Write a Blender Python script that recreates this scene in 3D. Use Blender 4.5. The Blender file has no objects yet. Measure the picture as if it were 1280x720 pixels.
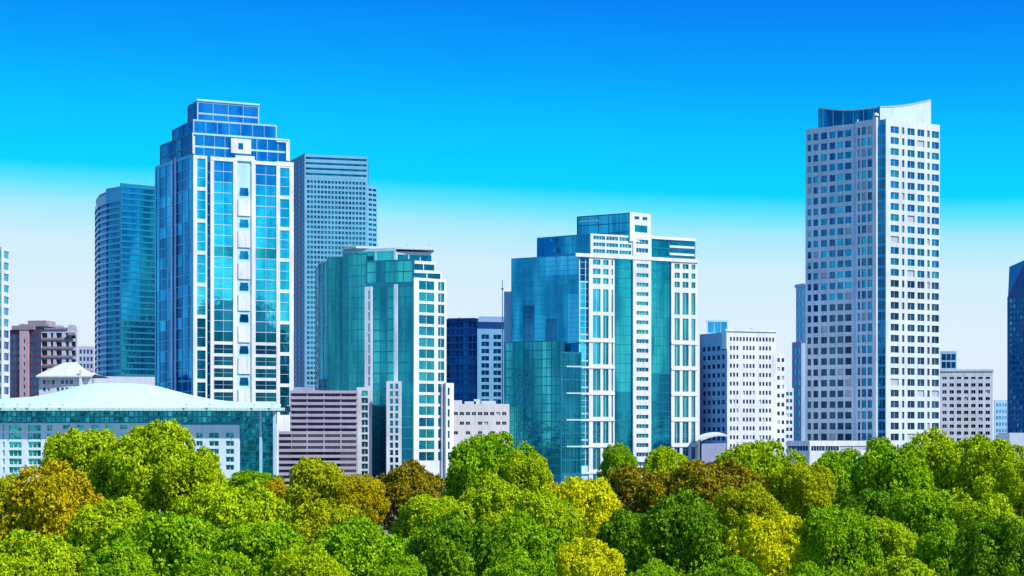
import bpy, math, random
import numpy as np
random.seed(7)
F, HY, EYE = 2000.0, 545.0, 22.0
scene = bpy.context.scene
COL = scene.collection
R = math.radians

KS = 1.0                                               # plan scale of the building being laid out
def PX(px, D): return ((px-640.0)/F*D*KS, D*KS)
def Z(py, D): return EYE+(HY-py)/F*D*KS

# ------------------------------------------------------------------ materials
MATS = {}
def nodes(name):
    m = bpy.data.materials.new(name); m.use_nodes = True
    nt = m.node_tree; b = nt.nodes['Principled BSDF']
    MATS[name] = m
    return m, nt, b
def setb(b, **k):
    for n, v in k.items():
        b.inputs[n.replace('_', ' ')].default_value = v

def wallmat(name, c, rough=.75, var=.12, streak=True, spec=.3, metal=0):
    m, nt, b = nodes(name); N = nt.nodes; L = nt.links
    tc = N.new('ShaderNodeTexCoord')
    mp = N.new('ShaderNodeMapping'); mp.inputs['Scale'].default_value = (.9, .9, .12 if streak else .9)
    n1 = N.new('ShaderNodeTexNoise'); n1.inputs['Scale'].default_value = 1.3; n1.inputs['Detail'].default_value = 5
    n2 = N.new('ShaderNodeTexNoise'); n2.inputs['Scale'].default_value = .09; n2.inputs['Detail'].default_value = 3
    L.new(tc.outputs['Object'], mp.inputs['Vector']); L.new(mp.outputs[0], n1.inputs['Vector'])
    L.new(tc.outputs['Object'], n2.inputs['Vector'])
    ad = N.new('ShaderNodeMath'); ad.operation = 'ADD'; L.new(n1.outputs['Fac'], ad.inputs[0]); L.new(n2.outputs['Fac'], ad.inputs[1])
    mr = N.new('ShaderNodeMapRange'); mr.inputs[1].default_value = .7; mr.inputs[2].default_value = 1.3
    L.new(ad.outputs[0], mr.inputs[0])
    mx = N.new('ShaderNodeMix'); mx.data_type = 'RGBA'
    mx.inputs[6].default_value = tuple(x*(1-var*1.6) for x in c)+(1,)
    mx.inputs[7].default_value = tuple(min(.9, x*(1+var*.4)) for x in c)+(1,)
    L.new(mr.outputs[0], mx.inputs[0]); L.new(mx.outputs[2], b.inputs['Base Color'])
    b.inputs['Roughness'].default_value = rough; b.inputs['Specular IOR Level'].default_value = spec; b.inputs['Metallic'].default_value = metal
    return m

def glassmat(name, c1, c2, metal=.85, rough=.06, wob=.12):
    m, nt, b = nodes(name); N = nt.nodes; L = nt.links
    at = N.new('ShaderNodeAttribute'); at.attribute_name = 'rnd'
    tc = N.new('ShaderNodeTexCoord')
    n2 = N.new('ShaderNodeTexNoise'); n2.inputs['Scale'].default_value = .07; n2.inputs['Detail'].default_value = 4  # noise tints the glass with painted soft reflections
    mp = N.new('ShaderNodeMapping'); mp.inputs['Scale'].default_value = (2.6, 2.6, .5)
    geo = N.new('ShaderNodeNewGeometry')
    L.new(geo.outputs['Position'], mp.inputs['Vector']); L.new(mp.outputs[0], n2.inputs['Vector'])
    mr = N.new('ShaderNodeMapRange'); mr.inputs[1].default_value = .42; mr.inputs[2].default_value = .60
    L.new(n2.outputs['Fac'], mr.inputs[0])
    ad = N.new('ShaderNodeMath'); ad.operation = 'MULTIPLY_ADD'; ad.inputs[1].default_value = .16
    hf = N.new('ShaderNodeMath'); hf.operation = 'MULTIPLY'; hf.inputs[1].default_value = .84
    L.new(mr.outputs[0], hf.inputs[0]); L.new(at.outputs['Fac'], ad.inputs[0]); L.new(hf.outputs[0], ad.inputs[2])
    mx = N.new('ShaderNodeMix'); mx.data_type = 'RGBA'
    mx.inputs[6].default_value = c1+(1,); mx.inputs[7].default_value = c2+(1,)
    L.new(ad.outputs[0], mx.inputs[0]); L.new(mx.outputs[2], b.inputs['Base Color'])
    b.inputs['Metallic'].default_value = metal; b.inputs['Roughness'].default_value = rough
    b.inputs['Specular Tint'].default_value = (.25, .6, 1, 1)
    nb = N.new('ShaderNodeTexNoise'); nb.inputs['Scale'].default_value = .45; nb.inputs['Detail'].default_value = 2
    L.new(geo.outputs['Position'], nb.inputs['Vector'])
    bp = N.new('ShaderNodeBump'); bp.inputs['Strength'].default_value = wob; bp.inputs['Distance'].default_value = .3
    L.new(nb.outputs['Fac'], bp.inputs['Height']); L.new(bp.outputs[0], b.inputs['Normal'])
    return m

def leafmat(name, dark, light, tip):
    m, nt, b = nodes(name); N = nt.nodes; L = nt.links
    at = N.new('ShaderNodeAttribute'); at.attribute_name = 'rnd'
    tc = N.new('ShaderNodeTexCoord')
    n2 = N.new('ShaderNodeTexNoise'); n2.inputs['Scale'].default_value = 2.6; n2.inputs['Detail'].default_value = 3
    L.new(tc.outputs['Object'], n2.inputs['Vector'])
    ad = N.new('ShaderNodeMath'); ad.operation = 'ADD'; L.new(at.outputs['Fac'], ad.inputs[0]); L.new(n2.outputs['Fac'], ad.inputs[1])
    cr = N.new('ShaderNodeValToRGB'); e = cr.color_ramp.elements
    e[0].position = .15; e[0].color = dark+(1,); e[1].position = .9; e[1].color = tip+(1,)
    x = e.new(.5); x.color = light+(1,)
    hf = N.new('ShaderNodeMath'); hf.operation = 'MULTIPLY'; hf.inputs[1].default_value = .56
    L.new(ad.outputs[0], hf.inputs[0]); L.new(hf.outputs[0], cr.inputs[0])
    L.new(cr.outputs[0], b.inputs['Base Color'])
    b.inputs['Roughness'].default_value = .6; b.inputs['Specular IOR Level'].default_value = .1
    tr = N.new('ShaderNodeBsdfTranslucent'); L.new(cr.outputs[0], tr.inputs['Color'])
    ms = N.new('ShaderNodeMixShader'); ms.inputs[0].default_value = .12
    L.new(b.outputs[0], ms.inputs[1]); L.new(tr.outputs[0], ms.inputs[2])
    L.new(ms.outputs[0], N['Material Output'].inputs['Surface'])
    return m

WHITE = wallmat('white_concrete', (.76, .78, .79), var=.17)
WHITE2 = wallmat('pale_stone', (.60, .65, .71))
GRIDS = wallmat('screen_panel', (.58, .70, .72), rough=.5)
MINT = wallmat('mint_white_plaster', (.76, .88, .86))
TOWERW = wallmat('tower_white_panel', (.64, .71, .75), var=.16)
BLIND = wallmat('window_blind', (.45, .47, .50), var=.05)
PALEBLUE = wallmat('pale_blue_panel', (.38, .56, .72), rough=.5, metal=.3)
GRID = wallmat('pale_teal_cladding', (.45, .70, .78))
GRIDT = wallmat('blue_grey_cladding', (.20, .48, .64), rough=.5, metal=.3)
CREAM = wallmat('cream_stucco', (.80, .74, .68))
BROWN = wallmat('brown_stone', (.12, .065, .10))
PINK = wallmat('pinkish_stone', (.62, .42, .42))
MAUVE = wallmat('mauve_brick', (.36, .28, .32))
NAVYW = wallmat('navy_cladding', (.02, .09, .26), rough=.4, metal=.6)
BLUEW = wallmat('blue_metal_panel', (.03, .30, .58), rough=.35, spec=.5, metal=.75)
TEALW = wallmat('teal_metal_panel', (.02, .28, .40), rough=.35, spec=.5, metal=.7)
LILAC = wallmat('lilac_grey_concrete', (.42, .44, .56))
ROOFG = wallmat('pale_green_roof_sheet', (.62, .84, .74), rough=.5, streak=False, var=.07)
DARKM = wallmat('dark_louvre', (.07, .06, .09))
BANDM = wallmat('mauve_white_band', (.44, .38, .46))
ROOFGREY = wallmat('grey_roof_membrane', (.35, .37, .40), streak=False)
METAL = wallmat('grey_metal', (.45, .50, .55), rough=.35)
BARK = wallmat('bark', (.09, .065, .045), var=.3)

def add_seams(m, sc):
    nt = m.node_tree; N = nt.nodes; L = nt.links; b = N['Principled BSDF']
    g = N.new('ShaderNodeNewGeometry'); wv = N.new('ShaderNodeTexWave'); wv.bands_direction = 'X'; wv.inputs['Scale'].default_value = sc; wv.inputs['Distortion'].default_value = 0
    L.new(g.outputs['Position'], wv.inputs['Vector'])
    p = N.new('ShaderNodeMath'); p.operation = 'POWER'; p.inputs[1].default_value = 12; L.new(wv.outputs['Fac'], p.inputs[0])
    bp = N.new('ShaderNodeBump'); bp.inputs['Strength'].default_value = .35; bp.inputs['Distance'].default_value = .12
    L.new(p.outputs[0], bp.inputs['Height']); L.new(bp.outputs[0], b.inputs['Normal'])
add_seams(ROOFG, .22)
G_BLUE = glassmat('deep_blue_glass', (.004, .16, .36), (.02, .40, .66))
G_MID = glassmat('mid_blue_glass', (.01, .26, .56), (.06, .50, .80))
G_CYAN = glassmat('cyan_glass', (.01, .48, .66), (.10, .84, .93))
G_TEAL = glassmat('teal_glass', (.008, .24, .30), (.05, .54, .56))
G_DTEAL = glassmat('dark_teal_glass', (.006, .13, .22), (.02, .32, .40))
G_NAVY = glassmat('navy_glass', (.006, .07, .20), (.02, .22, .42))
G_DARK = glassmat('dark_window_glass', (.01, .03, .07), (.03, .12, .20), metal=.6)

# ------------------------------------------------------------------ building kit
def newobj(name, verts, faces, mats, parent=None, midx=None, rnd=None, loc=(0, 0, 0)):
    me = bpy.data.meshes.new(name); me.from_pydata(verts, [], faces); 
    for m in mats: me.materials.append(m)
    if midx is not None: me.polygons.foreach_set('material_index', midx)
    if rnd is not None:
        a = me.attributes.new('rnd', 'FLOAT', 'FACE'); a.data.foreach_set('value', rnd)
    me.update()
    o = bpy.data.objects.new(name, me); COL.objects.link(o); o.location = loc
    if parent: o.parent = parent
    return o

class Geo:
    def __init__(s): s.v = []; s.f = []; s.m = []; s.r = []
    def quad(s, a, b, c, d, m=0, r=None):
        i = len(s.v); s.v += [a, b, c, d]; s.f.append((i, i+1, i+2, i+3)); s.m.append(m); s.r.append(random.random() if r is None else r)
    def poly(s, pts, m=0):
        i = len(s.v); s.v += list(pts); s.f.append(tuple(range(i, i+len(pts)))); s.m.append(m); s.r.append(random.random())
    def box(s, c, sx, sy, sz, m=0):                 # base centre
        x, y, z = c; a, b = sx/2, sy/2
        P = [(x-a, y-b), (x+a, y-b), (x+a, y+b), (x-a, y+b)]
        s.prism(P, z, z+sz, m)
    def prism(s, P, z0, z1, m=0):
        n = len(P)
        for i in range(n):
            p, q = P[i], P[(i+1) % n]
            s.quad((p[0], p[1], z0), (q[0], q[1], z0), (q[0], q[1], z1), (p[0], p[1], z1), m)
        s.poly([(p[0], p[1], z1) for p in P], m); s.poly([(p[0], p[1], z0) for p in reversed(P)], m)
    def cyl(s, c, r0, r1, h, n=10, m=0):
        x, y, z = c
        A = [(x+r0*math.cos(2*math.pi*i/n), y+r0*math.sin(2*math.pi*i/n), z) for i in range(n)]
        B = [(x+r1*math.cos(2*math.pi*i/n), y+r1*math.sin(2*math.pi*i/n), z+h) for i in range(n)]
        for i in range(n): s.quad(A[i], A[(i+1) % n], B[(i+1) % n], B[i], m)
        s.poly(B, m)
    def link(s, name, mats, parent, off=(0, 0, 0)):
        v = [(a-off[0], b-off[1], c-off[2]) for a, b, c in s.v]
        return newobj(name, v, s.f, mats, parent, s.m, s.r)

class Face:
    def __init__(s, a, b):                            # a, b = (px, D), left to right as seen
        s.A = PX(*a); s.B = PX(*b)
        dx, dy = s.B[0]-s.A[0], s.B[1]-s.A[1]; s.L = math.hypot(dx, dy)
        s.d = (dx/s.L, dy/s.L); s.n = (s.d[1], -s.d[0]); s.pa, s.pb = a[0], b[0]
    def u(s, px):
        k = (px-640)/F                                 # x = k*y on the ray
        den = s.d[0]-k*s.d[1]
        return (k*s.A[1]-s.A[0])/den
    def p(s, u, z, off): return (s.A[0]+s.d[0]*u+s.n[0]*off, s.A[1]+s.d[1]*u+s.n[1]*off, z)

class Bld:
    eps = 0
    def __init__(s, name, label, cat, px, D, group=None):
        s.e = bpy.data.objects.new(name, None); COL.objects.link(s.e)
        x, y = PX(px, D); s.o = (x, y, 0); s.e.location = s.o
        s.e['label'] = label; s.e['category'] = cat
        if group: s.e['group'] = group
        s.D = D; s.panes = []
    def z(s, py): return Z(py, s.D)
    def core(s, pts, z0, z1, mat, name='core_wall'):
        g = Geo(); P = [PX(*p) for p in pts]; g.prism(P, z0, z1)
        return g.link(name, [mat], s.e, s.o)
    def region(s, f, pa, pb, z0, z1, wm, cols=(), rows=(), gm=None, off=.3, dp=.2, name='wall', mull=0, hm=0, ext=.2, skip=None, gfn=None):
        Bld.eps = (Bld.eps+1) % 9; z1 = z1+Bld.eps*.003
        u0, u1 = f.u(pa), f.u(pb)
        if abs(pa-f.pa) < .01: u0 -= ext
        if abs(pb-f.pb) < .01: u1 += ext
        C = sorted((f.u(a), f.u(b)) for a, b in cols); C = [(max(a, u0+.03), min(b, u1-.03)) for a, b in C]
        RW = sorted((min(a, b), max(a, b)) for a, b in rows)
        us = sorted({u0, u1, *[x for c in C for x in c]}); zs = sorted({z0, z1, *[x for r in RW for x in r]})
        g = Geo()
        for i in range(len(us)-1):
            for j in range(len(zs)-1):
                a, b, c, d = us[i], us[i+1], zs[j], zs[j+1]
                if b-a < 1e-5 or d-c < 1e-5: continue
                um, zm = (a+b)/2, (c+d)/2
                ci = [k for k, q in enumerate(C) if q[0] < um < q[1]]; ri = [k for k, q in enumerate(RW) if q[0] < zm < q[1]]
                if ci and ri and not (skip and skip(ci[0], len(RW)-1-ri[0])):
                    o2 = off-dp
                    g.quad(f.p(a, c, off), f.p(b, c, off), f.p(b, c, o2), f.p(a, c, o2))
                    g.quad(f.p(a, d, o2), f.p(b, d, o2), f.p(b, d, off), f.p(a, d, off))
                    g.quad(f.p(a, c, off), f.p(a, c, o2), f.p(a, d, o2), f.p(a, d, off))
                    g.quad(f.p(b, c, o2), f.p(b, c, off), f.p(b, d, off), f.p(b, d, o2))
                    mt = gfn(ci[0], len(RW)-1-ri[0]) if gfn else gm
                    s.panes.append((f, a, b, c, d, o2, mt, mull, hm, wm))
                else:
                    g.quad(f.p(a, c, off), f.p(b, c, off), f.p(b, d, off), f.p(a, d, off))
        g.quad(f.p(u0, z0, 0), f.p(u0, z0, off), f.p(u0, z1, off), f.p(u0, z1, 0))
        g.quad(f.p(u1, z0, off), f.p(u1, z0, 0), f.p(u1, z1, 0), f.p(u1, z1, off))
        g.quad(f.p(u0, z1, off), f.p(u1, z1, off), f.p(u1, z1, -.25), f.p(u0, z1, -.25))
        g.quad(f.p(u0, z1, -.25), f.p(u1, z1, -.25), f.p(u1, z1-1.2, -.25), f.p(u0, z1-1.2, -.25))
        g.quad(f.p(u0, z0, 0), f.p(u1, z0, 0), f.p(u1, z0, off), f.p(u0, z0, off))
        return g.link(name, [wm], s.e, s.o)
    def pane(s, g, P, slots, gf=None, sf=None):
        f, a, b, c, d, o, mt, mull, hm, wm = P
        def mi(m):
            if m not in slots: slots.append(m)
            return slots.index(m)
        if (mt is G_DARK or wm is TOWERW) and random.random() < .07: mt = BLIND
        k = mi(mt); w = mi(wm) if gf is None else 0; t = .04+.02*(b-a > 2)
        rr = random.random()
        # pane, very slightly out of true like real glazing
        j = [random.uniform(-.012, .012) for _ in range(4)]
        g.quad(f.p(a, c, o+j[0]), f.p(b, c, o+j[1]), f.p(b, d, o+j[2]), f.p(a, d, o+j[3]), k, rr)
        if gf is not None:
            g = gf; slots = sf; w = mi(wm)
        for q in range(mull):
            x = a+(b-a)*(q+1)/(mull+1)
            g.quad(f.p(x-t, c, o+.06), f.p(x+t, c, o+.06), f.p(x+t, d, o+.06), f.p(x-t, d, o+.06), w)
            g.quad(f.p(x-t, c, o), f.p(x-t, c, o+.06), f.p(x-t, d, o+.06), f.p(x-t, d, o), w)
            g.quad(f.p(x+t, c, o+.06), f.p(x+t, c, o), f.p(x+t, d, o), f.p(x+t, d, o+.06), w)
        for q in range(hm):
            x = c+(d-c)*(q+1)/(hm+1)
            g.quad(f.p(a, x-t, o+.08), f.p(b, x-t, o+.08), f.p(b, x+t, o+.08), f.p(a, x+t, o+.08), w)
            g.quad(f.p(a, x+t, o+.08), f.p(b, x+t, o+.08), f.p(b, x+t, o), f.p(a, x+t, o), w)
    def done(s):
        P = sorted(s.panes, key=lambda p: -(abs(p[2]-p[1])*abs(p[4]-p[3])))
        for p in P[:100]:
            g = Geo(); sl = []; gf = Geo(); sf = []; s.pane(g, p, sl, gf, sf)
            c = p[0].p((p[1]+p[2])/2, p[3], p[5])
            o = g.link('window', sl, s.e, c); o.location = (c[0]-s.o[0], c[1]-s.o[1], c[2])
            if gf.f: gf.link('frame', sf, o, c)
        if len(P) > 100:
            g = Geo(); sl = []
            for p in P[100:]: s.pane(g, p, sl)
            o = g.link('windows', sl, s.e, s.o); o['kind'] = 'stuff'
    def add(s, name, g, mats, parent=None): return g.link(name, mats if isinstance(mats, list) else [mats], parent or s.e, s.o)
    def roofbits(s, px, D, z, n=5, w=10, seed=1):
        rr = random.Random(seed); x0, y0 = PX(px, D)
        for _ in range(n):
            g = Geo(); a, b, h = rr.uniform(1.2, 3.2), rr.uniform(1.2, 2.5), rr.uniform(.9, 1.9)
            x, y = x0+rr.uniform(-w, w), y0+rr.uniform(-w*.3, w*.3)
            g.box((x, y, z), a, b, h); g.cyl((x, y, z+h), .35, .35, .35)
            s.add('roof_unit', g, METAL)

def cols(pa, pb, n, fr=.6):
    p = (pb-pa)/n; g = p*(1-fr)/2
    return [(pa+i*p+g, pa+(i+1)*p-g) for i in range(n)]
def rows(zt, zb, pitch, fr=.6, lead=0):
    out = []; z = zt-lead
    while z-pitch >= zb: out.append((z-pitch*fr, z)); z -= pitch
    return out

# ================================================================== buildings
# ---- main blue glass tower, left
D = 520
b = Bld('glass_tower', 'tall stepped blue glass tower with white vertical piers and white blocks up its middle', 'tower', 300, 530)
b.D = D
zt = b.z(194)
ff = Face((242, 520), (366, 533)); f1 = Face((195, 545), (217, 533)); f2 = Face((217, 533), (242, 520))
b.core([(195, 545), (217, 533), (242, 520), (366, 533), (366, 570), (230, 575)], 0, zt-.8, BLUEW)
zb = b.z(560)
P40 = 40/F*D
p3 = P40/3
gb = lambda lo: (lambda c, r: G_CYAN if 2 < r < 14 else (G_MID if r <= 2 else G_TEAL))
# narrow left window bay
def tri(zt, zb, o=0):
    out = []; z = zt-1.0-o
    while z-P40 > zb: out.append((z-P40+1.15, z)); z -= P40
    return out
gt = lambda c, r: G_CYAN if r < 5 else G_DTEAL  # cyan above, dark teal below: reflection painted by row
b.region(ff, 242, 258.5, b.z(600), zt, WHITE, [(246, 256.5)], tri(zt, zb), None, hm=2, gfn=gt, off=.55, dp=.3, name='white_pier')
b.region(ff, 258.5, 262.7, b.z(600), zt-2.0, BLUEW, [(259.2, 262)], rows(zt-2, zb, p3, .85), G_NAVY, off=.1, dp=.05, name='recess_strip')
b.region(ff, 262.7, 267, b.z(600), zt, WHITE, off=.6, name='white_pier')
glz = lambda c, r: G_MID if r < 2 else (G_CYAN if r < 14 else G_TEAL)
def gl2(c, r):  # row tint paints bright sky reflection above, darker reflection below
    q = random.Random(r*13+c*5+1).random()
    if r < 2: return G_MID
    if r < 16: return G_CYAN if q < .85 else G_TEAL
    return G_TEAL if q < .6 else G_DTEAL
b.region(ff, 267, 291, b.z(600), zt-.9, WHITE2, [(267.2, 279), (279.3, 290.8)], rows(zt-1.3, b.z(427)-.01, (zt-1.3-b.z(427))/17, .95), None, off=.25, dp=.1, gfn=gl2, name='glass_bay')
b.region(ff, 291, 296, b.z(600), zt, WHITE, off=.6, name='white_pier')
# centre bay: alternating blank white block and dark arched window
cr_ = []; z = b.z(203)
b.region(ff, 296, 314, b.z(600), b.z(200), GRID, [(300, 310)], [(b.z(203+40*k+37), b.z(203+40*k+28)) for k in range(8)], G_BLUE, off=.15, dp=.1, mull=1, name='centre_bay')
for k in range(8):
    g = Geo(); u0, u1 = ff.u(297.5), ff.u(312.5); za, zc = b.z(203+40*k+23.5), b.z(203+40*k+3)
    def bx(g, f, u0, u1, z0, z1, o0, o1, m=0):
        A = [f.p(u0, z0, o1), f.p(u1, z0, o1), f.p(u1, z1, o1), f.p(u0, z1, o1)]; B = [f.p(u0, z0, o0), f.p(u1, z0, o0), f.p(u1, z1, o0), f.p(u0, z1, o0)]
        g.quad(*A, m)
        for i in range(4): g.quad(A[i], B[i], B[(i+1) % 4], A[(i+1) % 4], m)
    if k > 0:
        bx(g, ff, u0, u1, za, zc, .15, .55); b.add('white_block', g, WHITE)
    # arched head over the window
    g = Geo(); uc = (u0+u1)/2; r = (u1-u0)*.36; zz = b.z(203+40*k+33)
    pts = [ff.p(uc+r*math.cos(t*math.pi/8), zz+r*.8*math.sin(t*math.pi/8), .34) for t in range(9)]
    pts = [ff.p(uc-r, zz-1.2, .34), ff.p(uc+r, zz-1.2, .34)]+pts
    g.poly(pts)
    for i in range(len(pts)):
        p, q = pts[i], pts[(i+1) % len(pts)]
        g.quad(p, q, (q[0]-ff.n[0]*.25, q[1]-ff.n[1]*.25, q[2]), (p[0]-ff.n[0]*.25, p[1]-ff.n[1]*.25, p[2]))
    b.add('arched_window', g, G_BLUE)
b.region(ff, 314, 319, b.z(600), zt-.3, WHITE, off=.6, name='white_pier')
b.region(ff, 319, 345, b.z(600), zt-1.1, WHITE2, [(319.3, 332), (332.3, 344.8)], rows(zt-1.5, b.z(427)-.01, (zt-1.5-b.z(427))/17, .95), None, off=.25, dp=.1, gfn=gl2, name='glass_bay')
b.region(ff, 345, 366, b.z(600), zt-.2, WHITE, [(349.5, 361.3)], tri(zt, zb, 1.2), None, hm=2, gfn=gt, off=.55, dp=.3, name='white_pier')
# lower floors of glass bays get white spandrels
for (pa, pb) in ((267, 291), (319, 345)):
    for k in range(9):
        zz = b.z(428+15*k); g = Geo(); bx(g, ff, ff.u(pa)+.02, ff.u(pb)-.02, zz-.5, zz+.5, .25, .42); b.add('spandrel', g, WHITE)
        if k < 8: b.panes.append((ff, ff.u(pa)+.1, ff.u(pb)-.1, b.z(428+15*k+15)+.52, zz-.52, .3, G_TEAL if k % 3 else G_DTEAL, 1, 1, METAL))
# horizontal white band under the roofline
g = Geo(); bx(g, ff, ff.u(263.2), ff.u(291.5), zt-1.35, zt-.1, .05, .66); bx(g, ff, ff.u(313.5), ff.u(365.2), zt-1.65, zt-.5, .05, .66); b.add('cornice', g, WHITE)
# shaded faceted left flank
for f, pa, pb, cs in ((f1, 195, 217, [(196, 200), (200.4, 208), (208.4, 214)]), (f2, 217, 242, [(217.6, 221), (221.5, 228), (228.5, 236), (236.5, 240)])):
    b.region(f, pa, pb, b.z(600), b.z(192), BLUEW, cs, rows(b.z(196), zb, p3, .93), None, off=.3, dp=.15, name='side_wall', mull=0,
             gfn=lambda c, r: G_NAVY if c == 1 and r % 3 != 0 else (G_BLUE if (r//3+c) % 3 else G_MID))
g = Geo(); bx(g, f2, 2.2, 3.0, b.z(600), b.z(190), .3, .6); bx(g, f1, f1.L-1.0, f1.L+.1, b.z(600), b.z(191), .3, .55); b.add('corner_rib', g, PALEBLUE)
# stepped upper tiers
def tier(b, pts, za, zc, cm, regs):
    b.core(pts, za, zc-.8, cm, 'tier_core')
    for (i, wm, gm, n, nr, fr) in regs:
        f = Face(pts[i], pts[i+1]); pit = (zc-.7-za)/nr
        b.region(f, pts[i][0], pts[i+1][0], za, zc, wm, cols(pts[i][0]+.4, pts[i+1][0]-.4, n, .97), rows(zc-.55, za-.01, pit, .86), gm, off=.25, dp=.12, name='tier_wall')
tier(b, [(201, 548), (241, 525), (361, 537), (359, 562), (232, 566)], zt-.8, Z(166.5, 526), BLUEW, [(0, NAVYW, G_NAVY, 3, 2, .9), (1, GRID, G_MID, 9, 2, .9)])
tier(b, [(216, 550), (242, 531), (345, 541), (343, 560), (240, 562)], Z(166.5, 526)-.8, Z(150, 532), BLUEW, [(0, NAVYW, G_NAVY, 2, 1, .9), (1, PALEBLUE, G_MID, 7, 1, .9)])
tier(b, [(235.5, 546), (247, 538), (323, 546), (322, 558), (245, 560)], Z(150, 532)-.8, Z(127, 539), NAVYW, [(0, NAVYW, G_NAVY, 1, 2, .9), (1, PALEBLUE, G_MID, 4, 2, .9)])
ft = Face((247, 538), (323, 546)); g = Geo(); bx(g, ft, -.3, ft.L+.3, Z(127, 539), Z(125.5, 539)+.2, -.5, .6); b.add('parapet_cap', g, GRID)
fm = Face((241, 525), (361, 537))
g = Geo(); bx(g, fm, -.2, ff.u(245)-.2, zt, b.z(167), .3, .75); bx(g, fm, fm.u(357), fm.L+.15, zt+1, b.z(166), .3, .75); bx(g, fm, fm.u(345), fm.L+.2, b.z(167)+.05, b.z(165.5), -.2, .7); b.add('corner_post', g, WHITE)
g = Geo(); bx(g, fm, fm.u(288), fm.u(313), b.z(185), b.z(166.5), .25, 1.1); b.add('white_block', g, WHITE)
g = Geo(); bx(g, fm, fm.u(293), fm.u(317), b.z(201), b.z(188), .3, 1.6); b.add('white_block', g, WHITE)
g = Geo(); bx(g, fm, fm.u(297), fm.u(303), b.z(180), b.z(172), 1.1, 1.14); b.add('louvre', g, G_DTEAL)
b.done()

# ---- curved dark blue tower behind on the left
b = Bld('office_tower', 'dark blue rounded office tower with thin floor bands, left of the tall stepped blue tower', 'tower', 155, 700)
b.D = 680
pts = [(120, 712), (124, 697), (134, 687), (151, 680), (200, 690)]
b.core(pts+[(205, 730), (135, 735)], 0, b.z(236), NAVYW)
tops = [b.z(246), b.z(240), b.z(233), b.z(229)]
pit = 7.6/F*680
for i in range(4):
    f = Face(pts[i], pts[i+1])
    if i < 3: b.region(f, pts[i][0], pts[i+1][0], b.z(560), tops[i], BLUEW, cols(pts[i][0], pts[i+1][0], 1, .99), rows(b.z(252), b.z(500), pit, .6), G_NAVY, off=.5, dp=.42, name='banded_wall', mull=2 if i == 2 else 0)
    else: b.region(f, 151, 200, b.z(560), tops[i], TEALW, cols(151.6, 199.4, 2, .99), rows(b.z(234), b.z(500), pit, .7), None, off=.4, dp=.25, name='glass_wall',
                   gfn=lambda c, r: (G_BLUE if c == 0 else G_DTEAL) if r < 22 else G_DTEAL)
g = Geo(); bx(g, Face((116, 670), (200, 676)), 0, 29, 0, b.z(471.5), -20, 0); b.add('podium', g, WHITE2)
b.roofbits(165, 705, b.z(236), 4, 5, 3)
b.done()

# ---- grid tower behind
b = Bld('grid_tower', 'slim blue-grey tower with a fine grid of small windows behind the tall stepped blue tower', 'tower', 415, 860)
b.D = 850
b.core([(362, 875), (381, 850), (459, 858), (461, 880), (380, 895)], 0, b.z(195), BLUEW)
fl, fr_ = Face((362, 875), (381, 850)), Face((381, 850), (459, 858))
pit = 6.3/F*850
b.region(fl, 362, 381, b.z(560), b.z(192), NAVYW, cols(363.5, 380, 4, .6), rows(b.z(200), b.z(500), pit, .55), G_BLUE, off=.3, dp=.2, name='side_wall')  # navy colour paints the shade on this left face
b.region(fr_, 381, 459, b.z(560), b.z(222), GRIDT, cols(383, 457, 17, .72), rows(b.z(225), b.z(495), pit, .58), G_DTEAL, off=.5, dp=.4, name='grid_wall')
b.region(fr_, 381, 459, b.z(222)+.002, b.z(193), GRIDT, [(382, 458)], rows(b.z(196), b.z(223), pit*1.05, .42), G_DTEAL, off=.55, dp=.3, name='louvred_crown')
b.core([(459, 862), (470, 866), (470, 885), (459, 885)], 0, b.z(230), GRIDT, 'side_core')
f = Face((459.2, 862), (470.5, 866)); b.region(f, 459.2, 470.5, b.z(560), b.z(228), GRIDT, cols(459.6, 470.2, 2, .8), rows(b.z(231), b.z(400), pit, .5), G_DTEAL, off=.4, dp=.3, name='chamfer_wall')
b.roofbits(420, 870, b.z(195), 4, 8, 5)
b.done()

# ---- teal tower in the middle left
b = Bld('teal_tower', 'teal glass tower with a rounded left flank and white window bays on its right', 'tower', 480, 440)
b.D = 430
A = [(395, 458), (399, 447), (410, 440), (430, 436), (458, 434)]
b.core(A+[(500, 432), (517, 430), (556, 436), (556, 462), (410, 470)], 0, b.z(352), TEALW)
tz = [b.z(322), b.z(320), b.z(317), b.z(314)]
pit = 13.6/F*430
b.core([(397, 456), (401, 447), (412, 441), (431, 437.5), (458, 436), (508, 436), (508, 460), (412, 466)], b.z(352), b.z(324), TEALW, 'upper_core')
for i in range(4):
    f = Face(A[i], A[i+1]); n = (1, 2, 4, 5)[i]
    b.region(f, A[i][0], A[i+1][0], b.z(560), tz[i], TEALW, cols(A[i][0]+.1, A[i+1][0]-.1, n, .9), rows(tz[i]-.4, b.z(545), pit, .94), None, off=.2, dp=.12, name='curved_glass_wall', mull=2,
             gfn=(lambda i: (lambda c, r: G_DTEAL if (i == 2 and c == 3) or (i == 3 and c == 0) else G_TEAL))(i))
f0 = Face((458, 434), (517, 430)); f = f0
b.region(f0, 458, 466, b.z(600), b.z(357), WHITE, [(461.5, 463.5)], rows(b.z(362), b.z(580), pit, .8), G_DTEAL, off=.8, dp=.3, name='white_pier')
dk = lambda c, r: G_TEAL if c != 1 else G_DTEAL
b.region(f0, 458, 517, b.z(356.8), b.z(324), TEALW, cols(459, 516, 5, .95), rows(b.z(326), b.z(358), pit, .9), None, off=.25, dp=.12, name='glass_wall', gfn=dk)
b.region(f0, 466, 493.5, b.z(600), b.z(357), TEALW, cols(466.5, 493, 3, .95), rows(b.z(358), b.z(590), pit, .9), None, off=.25, dp=.12, name='glass_wall', gfn=dk, ext=0)
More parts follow.
